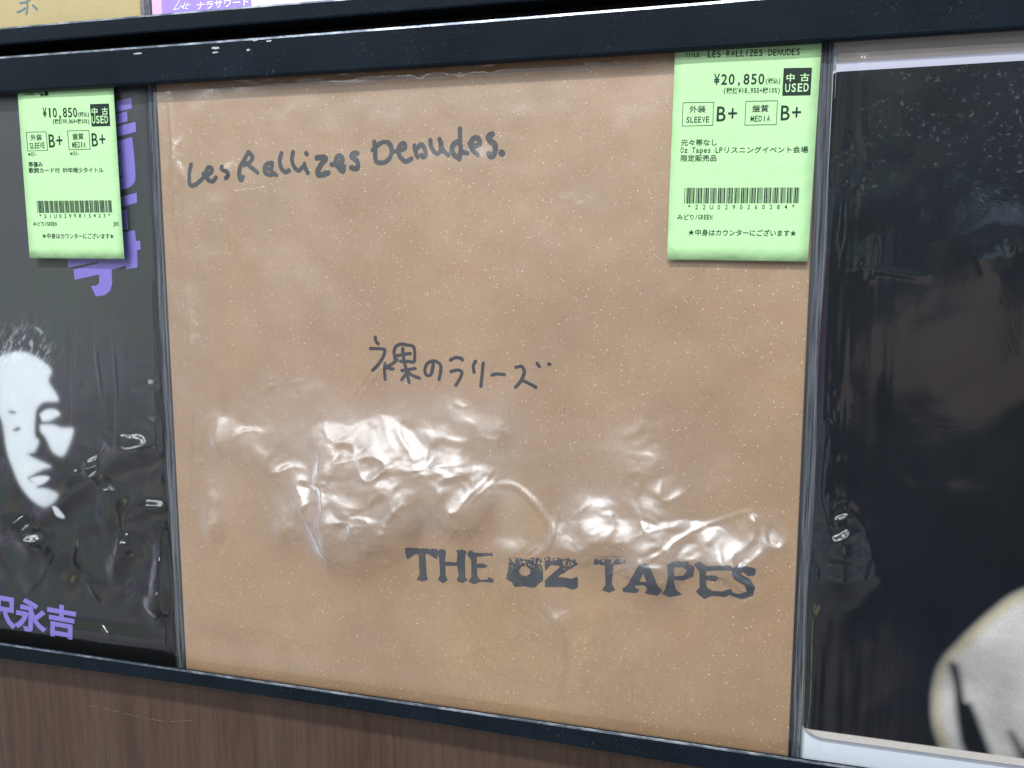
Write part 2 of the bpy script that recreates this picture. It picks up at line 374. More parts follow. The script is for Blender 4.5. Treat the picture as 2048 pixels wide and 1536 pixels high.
def barcode(code, A, B, Cc, D, y, mat, parent):
    """A top-left, B top-right, Cc bottom-right, D bottom-left pixels"""
    seq = []
    for ch in code:
        for k, c in enumerate(C39[ch]): seq.append((k % 2 == 0, 2.6 if c == 'w' else 1.0))
        seq.append((False, 1.0))
    tot = sum(w for _, w in seq) - 1; A, B, Cc, D = (np.array(q, float) for q in (A, B, Cc, D)); q = []; p = 0
    for ink, w in seq:
        if ink:
            s, t = p / tot, (p + w) / tot
            q.append([A + (B - A) * s, A + (B - A) * t, D + (Cc - D) * t, D + (Cc - D) * s])
        p += w
    return obj('barcode', *px_quads(q, y), mat, parent)
def frame_quads(a, b, c, d, w):
    """outline of a quad given by its corners, stroke w px"""
    P = [np.array(q, float) for q in (a, b, c, d)]; cen = sum(P) / 4; out = []
    I = []
    for k in range(4):
        e1 = P[(k + 1) % 4] - P[k]; e1 /= np.linalg.norm(e1); e2 = P[k - 1] - P[k]; e2 /= np.linalg.norm(e2); I.append(P[k] + (e1 + e2) * w)
    for k in range(4): out.append([P[k], P[(k + 1) % 4], I[(k + 1) % 4], I[k]])
    return out

# ------------------------------------------------------------------ wall and rails
XL, XR = -0.42, 0.72
YW = 0.014                                   # wall surface behind the sleeves
V, F = box(XL, XR, YW, YW + 0.02, -0.75, 0.45)
o = obj('wall', V, F, M_WOOD); o['kind'] = 'structure'

def rail_loft(name, prof_top, prof_bot, y0, y1, parent, mat, bev=0.0012, xs=None):
    """bar along x; top and bottom edges given as pixel polylines seen on its front plane y0"""
    a = P2(prof_top, y0); b = P2(prof_bot, y0)
    xs = np.linspace(XL, XR, 60) if xs is None else xs
    def ev(p):
        px = np.array([q[0] for q in p]); pz = np.array([q[1] for q in p])
        c = np.polyfit(px, pz, 2 if len(p) > 2 else 1)
        m = px.mean(); lo, hi = px.min(), px.max(); xc = np.clip(xs, lo, hi)
        dv = np.polyval(np.polyder(c), xc)
        return np.polyval(c, xc) + dv * (xs - xc)
    zt, zb = ev(a), ev(b); V = []; Fc = []
    for k, x in enumerate(xs):
        t, bt = zt[k], zb[k]
        sec = [(y1, t), (y0 + bev, t), (y0 + bev * .2, t - bev * .2), (y0, t - bev), (y0, bt + bev), (y0 + bev * .3, bt + bev * .3), (y0 + bev, bt), (y1, bt)]
        V += [(x, yy, zz) for yy, zz in sec]
    n = 8
    for k in range(len(xs) - 1):
        for q in range(n): Fc.append([k * n + q, k * n + (q + 1) % n, (k + 1) * n + (q + 1) % n, (k + 1) * n + q])
    Fc += [list(range(n))[::-1], [(len(xs) - 1) * n + q for q in range(n)]]
    ob = obj(name, V, Fc, mat, parent); ob.data.materials.append(M_EDGEM)
    for k in range(len(xs) - 1): ob.data.polygons[k * n + 1].material_index = ob.data.polygons[k * n + 2].material_index = 1
    return ob, xs, zt, zb

top = thing('holding_rail', 'wide black metal rail with small scuffs, across the tops of the price-tagged sleeves', 'rail', (0.15, -0.004, 0.02))
YB = -0.0085
ra, xs_, zt_, zb_ = rail_loft('face_bar', [(0, 112), (400, 84), (800, 51), (1400, 4)], [(0, 184), (400, 166), (800, 135), (1400, 94), (2048, 59)], YB, -0.0050, top, M_RAIL, 0.0012)
V = []; Fc = []
for k, x in enumerate(xs_):                                   # flat flange running from the bar back to the wall
    V += [(x, -0.0051, zt_[k] - 0.0006), (x, YW, zt_[k] - 0.0006), (x, YW, zt_[k] - 0.0022), (x, -0.0051, zt_[k] - 0.0022)]
for k in range(len(xs_) - 1):
    for q in range(4): Fc.append([k * 4 + q, k * 4 + (q + 1) % 4, (k + 1) * 4 + (q + 1) % 4, (k + 1) * 4 + q])
obj('flange', V, Fc, M_RAIL, top)
rs = random.Random(4)
for (u, v, w, h) in ((277, 107, 19, 4), (431, 96, 17, 5), (431, 105, 14, 3), (510, 81, 12, 3), (538, 82, 12, 4), (497, 100, 7, 5)):
    n = 14; pts = []
    for k in range(n):
        t = 2 * math.pi * k / n; r = rs.uniform(0.7, 1.15)
        pts.append((u + math.cos(t) * w / 2 * r, v + math.sin(t) * h / 2 * r - (math.cos(t) * w / 2) * 0.08))
    obj('scuff', [(x, YB - 0.0001, z) for x, z in P2(pts, YB)], [list(range(n))], M_SCUFF, top)

up = thing('display_tray', 'narrow black tray rail holding the upper row of sleeves, topmost rail', 'rail', (0.15, -0.004, 0.045), 'tray rails')
ra, xs2, zt2, zb2 = rail_loft('lip', [(0, 55), (400, 20), (640, 0)], [(0, 90), (400, 57), (800, 24)], -0.0085, -0.0060, up, M_RAIL, 0.0010)
V = []; Fc = []
for k, x in enumerate(xs2): V += [(x, -0.0061, zb2[k] + 0.0030), (x, YW, zb2[k] + 0.0030), (x, YW, zb2[k] + 0.0014), (x, -0.0061, zb2[k] + 0.0014)]
for k in range(len(xs2) - 1):
    for q in range(4): Fc.append([k * 4 + q, k * 4 + (q + 1) % 4, (k + 1) * 4 + (q + 1) % 4, (k + 1) * 4 + q])
obj('shelf', V, Fc, M_RAIL, up)

low = thing('display_tray', 'black tray rail under the brown sleeve, along the dark wood panel', 'rail', (0.15, -0.004, -0.31), 'tray rails')
ra, xs3, zt3, zb3 = rail_loft('lip', [(0, 1287), (1640, 1526)], [(0, 1318), (400, 1374), (1100, 1485)], -0.0085, -0.0066, low, M_RAIL, 0.0008)
V = []; Fc = []
for k, x in enumerate(xs3): V += [(x, -0.0067, zb3[k] + 0.0026), (x, YW, zb3[k] + 0.0026), (x, YW, zb3[k] + 0.0008), (x, -0.0067, zb3[k] + 0.0008)]
for k in range(len(xs3) - 1):
    for q in range(4): Fc.append([k * 4 + q, k * 4 + (q + 1) % 4, (k + 1) * 4 + (q + 1) % 4, (k + 1) * 4 + q])
obj('shelf', V, Fc, M_RAIL, low)
ZS = float(np.interp(0.15, xs3, zb3)) + 0.0032            # the tray floor the sleeves stand on
# black sheets added behind the sleeves and rails for the shade in the gaps
bz = float(np.interp(0.15, xs_, zt_)) - 0.004
V, F = box(XL, XR, YW - 0.0015, YW - 0.0002, ZS - 0.001, bz); obj('gap_shade_sheet', V, F, M_BACK, low)
V, F = box(XL, XR, YW - 0.0015, YW - 0.0002, float(np.interp(0.15, xs2, zb2)) + 0.0035, 0.44); obj('gap_shade_sheet', V, F, M_BACK, up)
V, F = box(XL, XR, YW - 0.0040, YW - 0.0018, bz + 0.0035, float(np.interp(0.15, xs2, zb2)) + 0.0010); obj('gap_shade_strip', V, F, M_BACK, up)
# pale hair scratch on the wood
sp = smooth_path(P2([(180, 1410), (225, 1420), (270, 1431), (330, 1442), (392, 1440)], YW)); V = []; Fc = []
for k, (x, z) in enumerate(sp):
    w = 0.00008 + 0.00008 * abs(math.sin(k * 2.1)); V += [(x, YW - 0.0002, z - w), (x, YW - 0.0002, z + w)]
for k in range(len(sp) - 1):
    if k % 5 != 3: Fc.append([2 * k, 2 * k + 2, 2 * k + 3, 2 * k + 1])
obj('scratch', V, Fc, simple('pale_scratch', (0.17, 0.12, 0.10), 0.6), o)

# ------------------------------------------------------------------ film builder
TX = (-1.8, -4.3, 1.80)                      # middle of the far rows of tubes
def film(name, xs, zs, ybase, blobs, creases, noise_fn, mat, parent, slope=1.0, relax=0.020, cap=0.0065, gate=0.68, press=(), milkb=(), edge=0.004, floor=0.0005):
    """clear film over a sleeve as a real height field; where it bellies out its upper side turns to the ceiling tubes"""
    X, Z = np.meshgrid(xs, zs, indexing='ij')           # zs runs from top to bottom
    g = np.zeros(X.shape); mk = np.zeros(X.shape)
    wx = X + 0.0035 * fbm(X, Z, 0.018, 11, 4); wz = Z + 0.0035 * fbm(X, Z, 0.018, 31, 4)
    for (u, v, ru, rv, ang, I) in blobs:
        cx, cz = pw(u, v, ybase); ex, _ = pw(u + ru, v, ybase); _, ez = pw(u, v + rv, ybase)
        rx, rz = abs(ex - cx), abs(ez - cz); c, s_ = math.cos(R(ang)), math.sin(R(ang))
        dx, dz = wx - cx, wz - cz; a = (dx * c + dz * s_) / rx; b = (-dx * s_ + dz * c) / rz
        g = g + I * np.exp(-(a * a + b * b) ** 1.3)
        if ru > 16 and rv > 8: mk = mk + I * np.exp(-(a * a + b * b) / 3.2)
    for (u, v, ru, rv, I) in milkb:  # broad glare veils placed by hand in the mask
        cx, cz = pw(u, v, ybase); rx = abs(pw(u + ru, v, ybase)[0] - cx); rz = abs(pw(u, v + rv, ybase)[1] - cz)
        mk = np.maximum(mk, I * np.exp(-((wx - cx) / rx) ** 2 - ((wz - cz) / rz) ** 2))
    n1 = fbm(X, Z, 0.012, 51, 5, 1.5, 0.6); n2 = fbm(X + 0.3 * Z, Z, 0.0035, 71, 3, 3.0)
    g = sm(g * 1.25 + (0.24 * n1 + 0.10 * n2) * sm(g, 0.10, 0.35), 0.12, 0.80)
    # slope that turns the film from the eye to the rows of tubes
    D = lambda ax, ay, az: np.stack([a / np.sqrt(ax * ax + ay * ay + az * az) for a in (ax, ay, az)])
    ve = D(CX - X, CY - ybase + 0 * X, CZ - Z); le = D(TX[0] - X, TX[1] + 0 * X, TX[2] - Z)
    nv = ve + le; need = np.clip(-nv[2] / nv[1], 0.0, 0.5) * slope
    h = np.zeros(X.shape)
    for j in range(1, len(zs)):
        dz = zs[j - 1] - zs[j]; gj = g[:, j]
        h[:, j] = h[:, j - 1] * np.exp(-dz / relax * ((1 - gj) ** 2 + 0.18)) + (need[:, j] + 0.05 * n2[:, j]) * gj * dz * 0.95
        for _ in range(2):                              # the slack spreads sideways as it runs out
            a = 0.24 * (1 - gj[1:-1]); h[1:-1, j] += a * (h[2:, j] + h[:-2, j] - 2 * h[1:-1, j])
    for _ in range(60): h[1:-1] = 0.5 * h[1:-1] + 0.25 * (h[2:] + h[:-2])
    h = np.where(h < cap, h, cap + 0.5 * (h - cap))
    if gate:                                       # crinkles of the slack film, folds sharp, bellies soft
        qx = X + 0.004 * vnoise(X, Z, 0.013, 0.013, 141); qz = Z + 0.004 * vnoise(X, Z, 0.013, 0.013, 142)
        c1 = vnoise(qx + 0.3 * qz, qz - 0.2 * qx, 0.013, 0.010, 143); c2 = vnoise(qx - 0.4 * qz, qz, 0.0065, 0.0052, 144); c3 = vnoise(qx, qz, 0.0030, 0.0026, 145)
        gs = np.sqrt(np.clip(g, 0, 1)); h = h + gate * (1 + 0.8 * np.clip(h / cap, 0, 1.2)) * gs * (0.0011 * (0.5 - np.abs(c1)) * 1.3 + 0.0007 * c1 + 0.00042 * c2 + 0.00012 * c3 * g)
    h = h + noise_fn(X, Z)
    for (pts, w, a) in creases:
        d, t = seg_dist(X, Z, smooth_path(P2(pts, ybase)))
        h = h + a * np.exp(-(d / w) ** 2) * np.sin(np.pi * np.clip(t, 0.03, 0.97)) ** 0.5
    ed = np.minimum(np.minimum(X - xs[0], xs[-1] - X), Z - zs[-1]) / edge
    ez_ = sm(ed, 0.0, 1.0)
    for (px0, px1, pv, hm) in press:               # held flat under a price tag
        a0, a1 = pw(px0, 300, ybase)[0], pw(px1, 300, ybase)[0]; zc = pw(px0, pv, ybase)[1]
        k = sm(X, a0 - 0.006, a0) * (1 - sm(X, a1, a1 + 0.006)) * sm(Z, zc - 0.006, zc)
        h = h * (1 - k) + np.minimum(h, hm) * k
    h = floor + np.maximum(h, -floor * 0.6) * ez_
    # h (distance in front of the card) never crosses the card
    V, Fc = grid(xs, zs, ybase - np.maximum(h, floor * 0.4))
    mk = np.clip(mk, 0, 1.0)[..., None] * np.ones(3)
    return obj(name, V, Fc, mat, parent, smooth=True, colors=mk.reshape(-1, 3))

def seam(x_of_z, zs, w, y, parent, mat=None, name='bag_edge'):
    """welded side seam of a bag: a narrow clear ribbon with a rolled edge, upright along the sleeve"""
    V = []; Fc = []; prof = [(0, 0.0), (0.25, -0.0006), (0.55, 0.0002), (0.8, -0.0004), (1.0, 0.0004)]
    for z in zs:
        x0, x1 = x_of_z(z)
        for (s_, dy) in prof: V.append((x0 + (x1 - x0) * s_, y + dy, z))
    n = len(prof)
    for k in range(len(zs) - 1):
        for q in range(n - 1): Fc.append([k * n + q, k * n + q + 1, (k + 1) * n + q + 1, (k + 1) * n + q])
    return obj(name, V, Fc, mat or M_SEAM, parent, smooth=True)

# ------------------------------------------------------------------ centre sleeve: plain brown kraft in its bag
KX0, KX1 = 0.0, 0.3140
Kt = float(np.interp(0.15, xs_, zb_)) + 0.0065            # top edge hidden behind the rail
mid = thing('record_sleeve', 'brown kraft cardboard record sleeve with handwritten black lettering, in a wrinkled clear bag', 'record sleeve', (0.157, 0.002, ZS))
zl, zr = ZS, Kt
V, F = box(KX0, KX1, 0.0, 0.0038, zl, zr, 0.0006); obj('cardboard', V, F, M_KRAFT, mid)

def strokes_field(xs, zs, strokes, y, ox, oy, sc, wpx, seed=0, rag=0.0):
    X, Z = np.meshgrid(xs, zs, indexing='ij'); Fd = np.full(X.shape, -1.0)
    for st in strokes:
        w = wpx
        if isinstance(st[0], (int, float)): w = st[0]; st = st[1:]
        pts = smooth_path(P2(st, y, ox, oy, sc), 5) if len(st) > 1 else P2(st, y, ox, oy, sc) * 2
        wm = abs(pw(1024 + w / sc, 700, y)[0] - pw(1024, 700, y)[0]) / 2
        x0 = min(p[0] for p in pts) - 2 * wm; x1 = max(p[0] for p in pts) + 2 * wm
        i0, i1 = np.searchsorted(xs, x0), np.searchsorted(xs, x1)
        if i1 <= i0: continue
        d, t = seg_dist(X[i0:i1], Z[i0:i1], pts)
        Fd[i0:i1] = np.maximum(Fd[i0:i1], wm * (1 + 0.10 * vnoise(t, t * 0, 0.13, 1, seed + len(pts))) - d)
    return Fd + rag * fbm(X, Z, 0.0012, seed, 3)
def span(pts_px, y, res, pad=0.002):
    x, z = zip(*P2(pts_px, y)); x0, x1, z0, z1 = min(x) - pad, max(x) + pad, min(z) - pad, max(z) + pad
    return np.arange(x0, x1, res), np.arange(z0, z1, res)
YI = -0.00015
A = [
 [(122,290),(112,350),(115,402),(132,414),(165,395),(200,362)], [(195,345),(220,350),(242,332),(242,312),(226,306),(212,325),(208,355),(226,382),(250,388),(268,365)],
 [(302,302),(304,320),(330,330),(340,350),(326,370)],
 [(458,217),(435,258),(412,298),(404,340),(414,382),(428,362)], [(462,220),(482,243),(474,268),(448,285),(432,292)], [(450,284),(480,310),(512,336)],
 [(598,280),(568,285),(552,312),(558,340),(585,350),(612,345),(600,338),(622,352)], [(598,280),(592,312),(575,318)],
 [(652,224),(642,262),(650,308),(674,334),(696,325)], [(720,217),(713,260),(726,302),(752,325),(776,304)], [(786,285),(792,312),(806,338)], [(796,222),(800,228)],
 [34,(860,250),(900,248),(908,262),(882,292),(864,330),(872,352),(900,346),(926,338)],
 [30,(945,290),(985,286),(1008,262),(994,240),(975,250),(972,280),(990,312),(1012,328),(1016,300)],
 [30,(1094,224),(1066,228),(1064,246),(1090,265),(1100,290),(1090,315),(1062,308)],
 [(1196,158),(1200,205),(1204,268),(1232,281)], [(1186,205),(1230,165),(1268,158),(1294,188),(1292,238),(1262,274),(1222,280)],
 [(1302,215),(1350,206),(1376,188),(1368,165),(1346,176),(1336,212),(1350,250),(1380,272),(1412,256)],
 [(1430,178),(1436,212),(1448,246)], [(1442,200),(1468,172),(1488,192),(1496,228),(1482,246),(1470,235)],
 [(1522,148),(1530,190),(1556,224),(1580,214),(1586,172),(1577,142)], [(1582,172),(1602,212),(1628,234)],
 [(1696,82),(1697,142),(1700,200),(1695,256)], [30,(1690,152),(1662,170),(1648,196),(1660,230),(1692,254)], [(1698,215),(1738,224)],
 [30,(1756,168),(1780,134),(1806,142),(1808,172),(1776,184)], [(1754,172),(1768,202),(1800,235)],
 [32,(1884,112),(1862,128),(1872,150),(1900,175),(1900,220),(1880,244),(1864,226)], [38,(1940,222),(1943,223)]]
xs, zs = span([(360, 240), (1040, 400), (360, 400), (1040, 240)], YI, 0.00030)
fill_field('handwritten_name', strokes_field(xs, zs, A, YI, 340, 230, 2.9257, 26, 5, 0.00010), xs, zs, YI, M_MARK, mid)
B = [
 [(235,160),(240,195),(262,220)], [(190,265),(306,270),(324,290),(300,360),(250,430),(210,468)], [(325,405),(320,470),(327,550)],
 [(440,370),(390,410),(345,435),(330,450)], [(345,440),(378,454),(400,455)],
 [(420,370),(410,300),(425,250),(470,225),(530,232),(588,247),(602,300),(600,380)], [(490,265),(495,330),(515,430),(535,520),(550,582)],
 [(440,332),(500,320),(560,312)], [(470,385),(530,385),(590,392)], [(482,470),(540,462),(605,452)], [(528,490),(505,522),(482,555)], [(540,490),(590,520),(645,540)],
 [(775,402),(765,470),(745,515),(710,510),(696,470),(715,410),(765,382),(815,392),(845,430),(840,500),(828,555)],
 [(935,372),(980,350),(1030,356),(1045,372)], [(940,480),(1000,466),(1040,482),(1030,530),(1002,580),(985,608)],
 [(1167,385),(1147,430),(1155,485)], [(1240,402),(1230,500),(1218,615)], [(1322,512),(1370,502),(1435,508)],
 [(1545,440),(1590,430),(1614,450),(1620,500),(1580,580),(1540,626)], [(1602,560),(1670,592),(1728,625)], [(1742,405),(1762,434)], [(1850,410),(1860,413)]]
xs, zs = span([(730, 665), (1110, 790), (730, 790), (1110, 665)], YI, 0.00028)
fill_field('handwritten_script', strokes_field(xs, zs, B, YI, 700, 640, 4.6545, 31, 15, 0.00004), xs, zs, YI, M_MARK, mid)
ST = [
 [(78,92),(165,95),(250,100),(248,155),(195,125),(186,132),(192,230),(198,262),(170,270),(140,262),(155,235),(150,130),(135,125),(90,155),(80,120)],
 [(248,118),(258,104),(275,98),(294,110),(287,166),(350,170),(354,122),(345,108),(375,100),(402,112),(393,150),(396,248),(410,262),(380,280),(350,268),(360,240),(354,188),(290,188),(292,240),(304,262),(280,280),(250,262),(264,235),(257,150)],
 [(405,122),(425,100),(446,120),(535,117),(541,135),(455,142),(455,178),(490,174),(515,190),(490,202),(456,198),(458,240),(475,262),(510,260),(520,246),(546,260),(540,276),(470,272),(440,286),(412,270),(427,245),(426,160),(410,136)],
 [(612,240),(622,200),(622,148),(700,140),(800,150),(804,265),(782,282),(760,305),(700,295),(655,300),(640,275),(610,258)],
 [(808,150),(822,140),(970,150),(988,180),(880,245),(950,256),(985,245),(988,300),(962,315),(920,300),(815,300),(812,265),(895,190),(845,182),(815,215)],
 [(1062,148),(1238,155),(1240,178),(1172,182),(1166,288),(1184,315),(1150,330),(1113,315),(1132,288),(1128,185),(1072,182)],
 [(1310,178),(1358,178),(1408,298),(1432,320),(1405,346),(1338,332),(1350,308),(1335,290),(1290,292),(1285,302),(1312,315),(1290,332),(1225,326),(1218,310),(1245,290)],
 [(1455,180),(1500,164),(1562,166),(1600,195),(1592,245),(1540,265),(1490,262),(1500,308),(1532,340),(1470,353),(1428,336),(1446,310),(1460,240)],
 [(1595,180),(1630,164),(1662,190),(1790,184),(1802,214),(1722,212),(1660,216),(1660,240),(1708,238),(1730,254),(1706,270),(1661,263),(1663,298),(1692,320),(1750,322),(1790,308),(1800,330),(1762,352),(1692,346),(1650,363),(1606,325),(1626,300),(1624,220)],
 [(1798,205),(1830,180),(1880,190),(1922,204),(1916,238),(1880,242),(1852,220),(1842,232),(1890,258),(1918,300),(1906,345),(1850,364),(1790,346),(1784,325),(1840,336),(1874,322),(1862,292),(1810,262),(1794,232)]]
HO = [[(676,215),(690,192),(712,188),(735,205),(736,228),(715,242),(690,238)], [(1308,272),(1346,274),(1330,228)], [(1494,196),(1540,196),(1560,214),(1540,240),(1492,242)]]
xs, zs = span([(800, 1085), (1525, 1100), (800, 1210), (1525, 1215)], YI, 0.00032)
X, Z = np.meshgrid(xs, zs, indexing='ij'); Fd = np.full(X.shape, -1.0)
for k, p in enumerate(ST):
    q = P2(p, YI, 780, 1060, 2.6256); x0 = min(a[0] for a in q) - .002; x1 = max(a[0] for a in q) + .002; i0, i1 = np.searchsorted(xs, x0), np.searchsorted(xs, x1)
    f = poly_sdf(X[i0:i1], Z[i0:i1], q)
    wear_top, wear_bot = {2: (100, 128), 3: (128, 232), 4: (125, 240), 5: (125, 225), 6: (130, 225), 7: (90, 225), 8: (120, 190)}.get(k, (80, 100))
    lz = P2([(q_, w_) for q_, w_ in ((p[0][0], wear_top), (p[0][0], wear_bot))], YI, 780, 1060, 2.6256)
    wear = np.clip((Z[i0:i1] - lz[1][1]) / (lz[0][1] - lz[1][1]), 0, 1.0)
    nn = fbm(X[i0:i1], Z[i0:i1], 0.0009, 90 + k, 3, gain=0.9) * 0.36 + 0.36
    f = np.minimum(f, (nn + 0.25 - wear * 0.85) * 0.001 + 0.0001)
    Fd[i0:i1] = np.maximum(Fd[i0:i1], f)
for p in HO: Fd = np.minimum(Fd, -poly_sdf(X, Z, P2(p, YI, 780, 1060, 2.6256)))
Fd += 0.00007 * fbm(X, Z, 0.0011, 44, 3)
fill_field('stamped_title', Fd, xs, zs, YI, M_STAMP, mid)
# row of tiny pale scuff dots under the first lettering
V = []; Fc = []
for k in range(15):
    u = 471 + k * 4.0; v = 381 - k * 0.5 + rs.uniform(-1, 1); s_ = rs.uniform(0.7, 1.5); b = len(V)
    V += [(x, YI, z) for x, z in P2([(u - s_, v), (u, v - s_), (u + s_, v), (u, v + s_)], YI)]; Fc.append([b, b + 1, b + 2, b + 3])
obj('scuff_dots', V, Fc, simple('pale_scuff', (0.75, 0.74, 0.7), 0.4), mid)

BL = [(670,879,26,26,0,.7),(751,887,70,34,0,.85),(830,893,62,34,0,1.0),(888,906,42,40,0,.7),(732,945,52,30,0,1),(681,1000,32,45,0,1.05),(744,1023,46,26,0,1.05),
 (619,969,30,35,20,.5),(564,1031,25,30,0,.42),(790,980,42,15,-10,.75),(908,992,52,20,-15,.6),(966,957,26,20,-30,.75),(654,1072,26,16,0,.4),
 (810,812,12,26,0,.4),(548,781,20,25,0,.38),(619,781,36,22,0,.35),(443,840,15,40,0,.35),(498,848,36,48,0,.30),(930,825,60,22,-20,.3),(1000,850,20,45,0,.3),
 (1025,1094,26,22,20,.6),(1187,1012,32,20,-35,1.0),(1148,1062,20,22,-40,.95),(1234,1062,46,18,10,.7),(1293,1074,28,20,0,1.2),(1344,1074,44,18,0,1.1),(1305,1113,26,14,20,1.0),
 (1390,1047,52,9,-12,.7),(1453,1096,26,20,-45,.65),(1504,1058,8,36,10,.75),(1551,1078,13,13,0,.95),(1293,887,46,60,0,.28),(1332,992,62,26,20,.34),(1300,960,80,40,0,.2),
 (1108,1225,18,20,0,.35),(1129,1226,10,10,0,.5),(352,330,10,60,-12,.5),(372,460,12,60,-12,.35),(415,500,26,60,-10,.33),(385,680,10,110,-4,.35),(420,980,14,90,10,.3),
 (480,1000,30,50,0,.22),(384,1230,8,34,0,.5),(460,340,12,22,-40,.28),(560,230,90,22,-4,.16),(1130,410,30,12,0,.25),(470,580,10,14,-30,.3),(1290,1200,60,20,10,.25),(560,900,50,40,0,.3),
 (1485,1105,22,10,30,.7),(1240,905,30,40,0,.2)]
BL = [(u, v, ru * 1.3, rv * 1.25, a, i) if 800 < v < 1130 and ru > 12 else (u, v, ru, rv, a, i) for (u, v, ru, rv, a, i) in BL]
for t in np.linspace(0, 0.9, 24): BL.append((400 + 960 * t, 160 - 47 * t + 5 * math.sin(t * 17), 30, 5 + 1.5 * math.sin(t * 23), 4, .95 if t > .15 else .4))
CR = [([(545,168),(640,167),(712,166),(800,156),(1000,143),(1200,130),(1335,122)], .0034, .0010), ([(985,968),(1030,970),(1065,998),(1095,1035),(1106,1062),(1098,1088),(1070,1112),(1035,1135)], .0016, .0011),
 ([(1118,1020),(1112,1050),(1108,1075)], .0009, .0005), ([(1240,1136),(1300,1110),(1380,1062),(1440,1040),(1505,1018)], .0010, .0006), ([(1215,1150),(1260,1122),(1310,1100)], .0008, .0004),
 ([(704,792),(735,750),(766,700)], .0010, .0004), ([(722,794),(750,752),(775,728)], .0009, .0004), ([(775,1062),(792,1030),(815,1006),(842,998)], .0014, .0007),
 ([(740,1120),(752,1075)], .0008, .0004), ([(762,1122),(770,1085)], .0007, .0003), ([(788,1126),(795,1090)], .0007, .0003), ([(900,1080),(925,1040)], .0009, .0004), ([(858,1088),(855,1062)], .0009, .0004),
 ([(930,1000),(975,958),(990,935)], .0008, .0003), ([(940,1008),(985,966),(998,950)], .0008, .0003), ([(952,1014),(992,975)], .0008, .0003),
 ([(1435,1092),(1448,1126),(1478,1156),(1508,1172),(1510,1192),(1476,1208)], .0018, .0011), ([(1460,1110),(1500,1080),(1512,1050),(1500,1030)], .0013, .0007), ([(1468,1126),(1520,1130),(1560,1128)], .0009, .0004),
 ([(1085,1205),(1105,1230),(1120,1262),(1124,1330),(1110,1390)], .0022, .0008), ([(340,190),(352,330),(356,480)], .0014, .0006), ([(375,560),(388,760),(380,980),(372,1100)], .0016, .0006),
 ([(1030,1130),(1050,1112),(1078,1090)], .0008, .0004), ([(1128,1062),(1150,1030),(1180,1005)], .0010, .0004)]
def nz_mid(X, Z):
    n = 0.00050 * fbm(X, Z, 0.035, 1, 3) + 0.00008 * fbm(X, Z, 0.006, 5, 3) * sm(-Z, 0.12, 0.2)
    x0 = X - KX0
    n = n + 0.0002 * vnoise(X, Z, 0.003, 0.05, 8) * np.exp(-x0 / 0.02)
    lo = sm(Z, -0.285, -0.299); return n * (1 - lo) + 0.0007 * lo + 0.0004
xs = np.arange(KX0 - 0.0012, KX1 + 0.0016, 0.00065); zs = np.arange(Kt - 0.002, ZS + 0.0006, -0.00065)
film('plastic_bag', xs, zs, -0.0003, BL, CR, nz_mid, M_FILM, mid, press=[(1330, 1650, 530, 0.0018)],
     milkb=[(600, 1270, 380, 110, .25), (1250, 1330, 330, 110, .15), (560, 600, 140, 220, .25), (390, 800, 60, 420, .4), (750, 200, 380, 40, .15), (1200, 980, 300, 110, .45), (760, 950, 340, 130, .6), (1330, 900, 120, 120, .4)])
zz = np.linspace(Kt - 0.002, ZS + 0.0008, 60)
seam(lambda z: (KX1 + 0.0012, KX1 + 0.0056 + 0.0006 * math.sin(z * 60)), zz, 0, -0.0004, mid)
seam(lambda z: (KX0 - 0.0042 - 0.0004 * math.sin(z * 47), KX0 - 0.0008), zz, 0, -0.0004, mid)

# ------------------------------------------------------------------ left sleeve: black portrait cover with purple lettering
LX1 = P2([(320, 700)], 0)[0][0]; LX0 = LX1 - 0.315
left = thing('record_sleeve', 'black record sleeve with a half-lit pale face and purple Japanese lettering, in a glossy bag', 'record sleeve', (LX1 - 0.157, 0.002, ZS))
V, F = box(LX0, LX1, 0.0004, 0.0040, ZS, Kt, 0.0005); obj('cardboard', V, F, M_BACK, left)
xs = np.concatenate([np.linspace(LX0 + 0.0006, LX1 - 0.118, 8)[:-1], np.arange(LX1 - 0.118, LX1 - 0.0005, 0.0005)]); zs = np.arange(Kt - 0.0006, ZS + 0.0006, -0.0005)
X, Z = np.meshgrid(xs, zs, indexing='ij')
def cr(p): return P2(p, 0.0002, 0, 600, 3.0725)
def closed(q, n=4):
    m = len(q); return smooth_path([q[-1]] + list(q) + [q[0], q[1]], n)[n:-2 * n]
def soft(p, b=0.0008):
    d = poly_sdf(X, Z, closed(cr(p))); return 0.62 * sm(d, -b * 1.3, b * 1.3) + 0.38 * sm(d, -b * 3.5, b * 3.5)
bgv = 0.050 * sm(Z, -0.235, -0.12) * (0.75 + 0.25 * sm(LX1 - X, 0.0, 0.06)) + 0.004
face = soft([(-60,400),(40,332),(150,320),(250,368),(315,430),(300,500),(350,585),(350,622),(270,628),(226,670),(215,740),(215,830),(238,870),(215,930),(188,955),(240,985),(310,1022),(262,1042),(198,1078),(176,1100),(240,1132),(228,1152),(290,1160),(355,1195),(322,1250),(265,1270),(200,1232),(130,1150),(80,1040),(40,920),(10,740),(-60,600)], 0.0010)
face = np.maximum(face, soft([(245,705),(290,672),(345,675),(366,708),(310,748),(258,746)], 0.0008))
face = np.maximum(face, soft([(248,768),(320,764),(380,785),(446,790),(440,850),(402,940),(370,960),(322,930),(282,850),(246,800)], 0.0010))
face = np.maximum(face, soft([(180,1098),(240,1080),(300,1086),(290,1112),(240,1140),(200,1122)], 0.0006))
face = np.maximum(face, soft([(320,1270),(350,1275),(396,1330),(380,1342),(340,1320)], 0.0004))
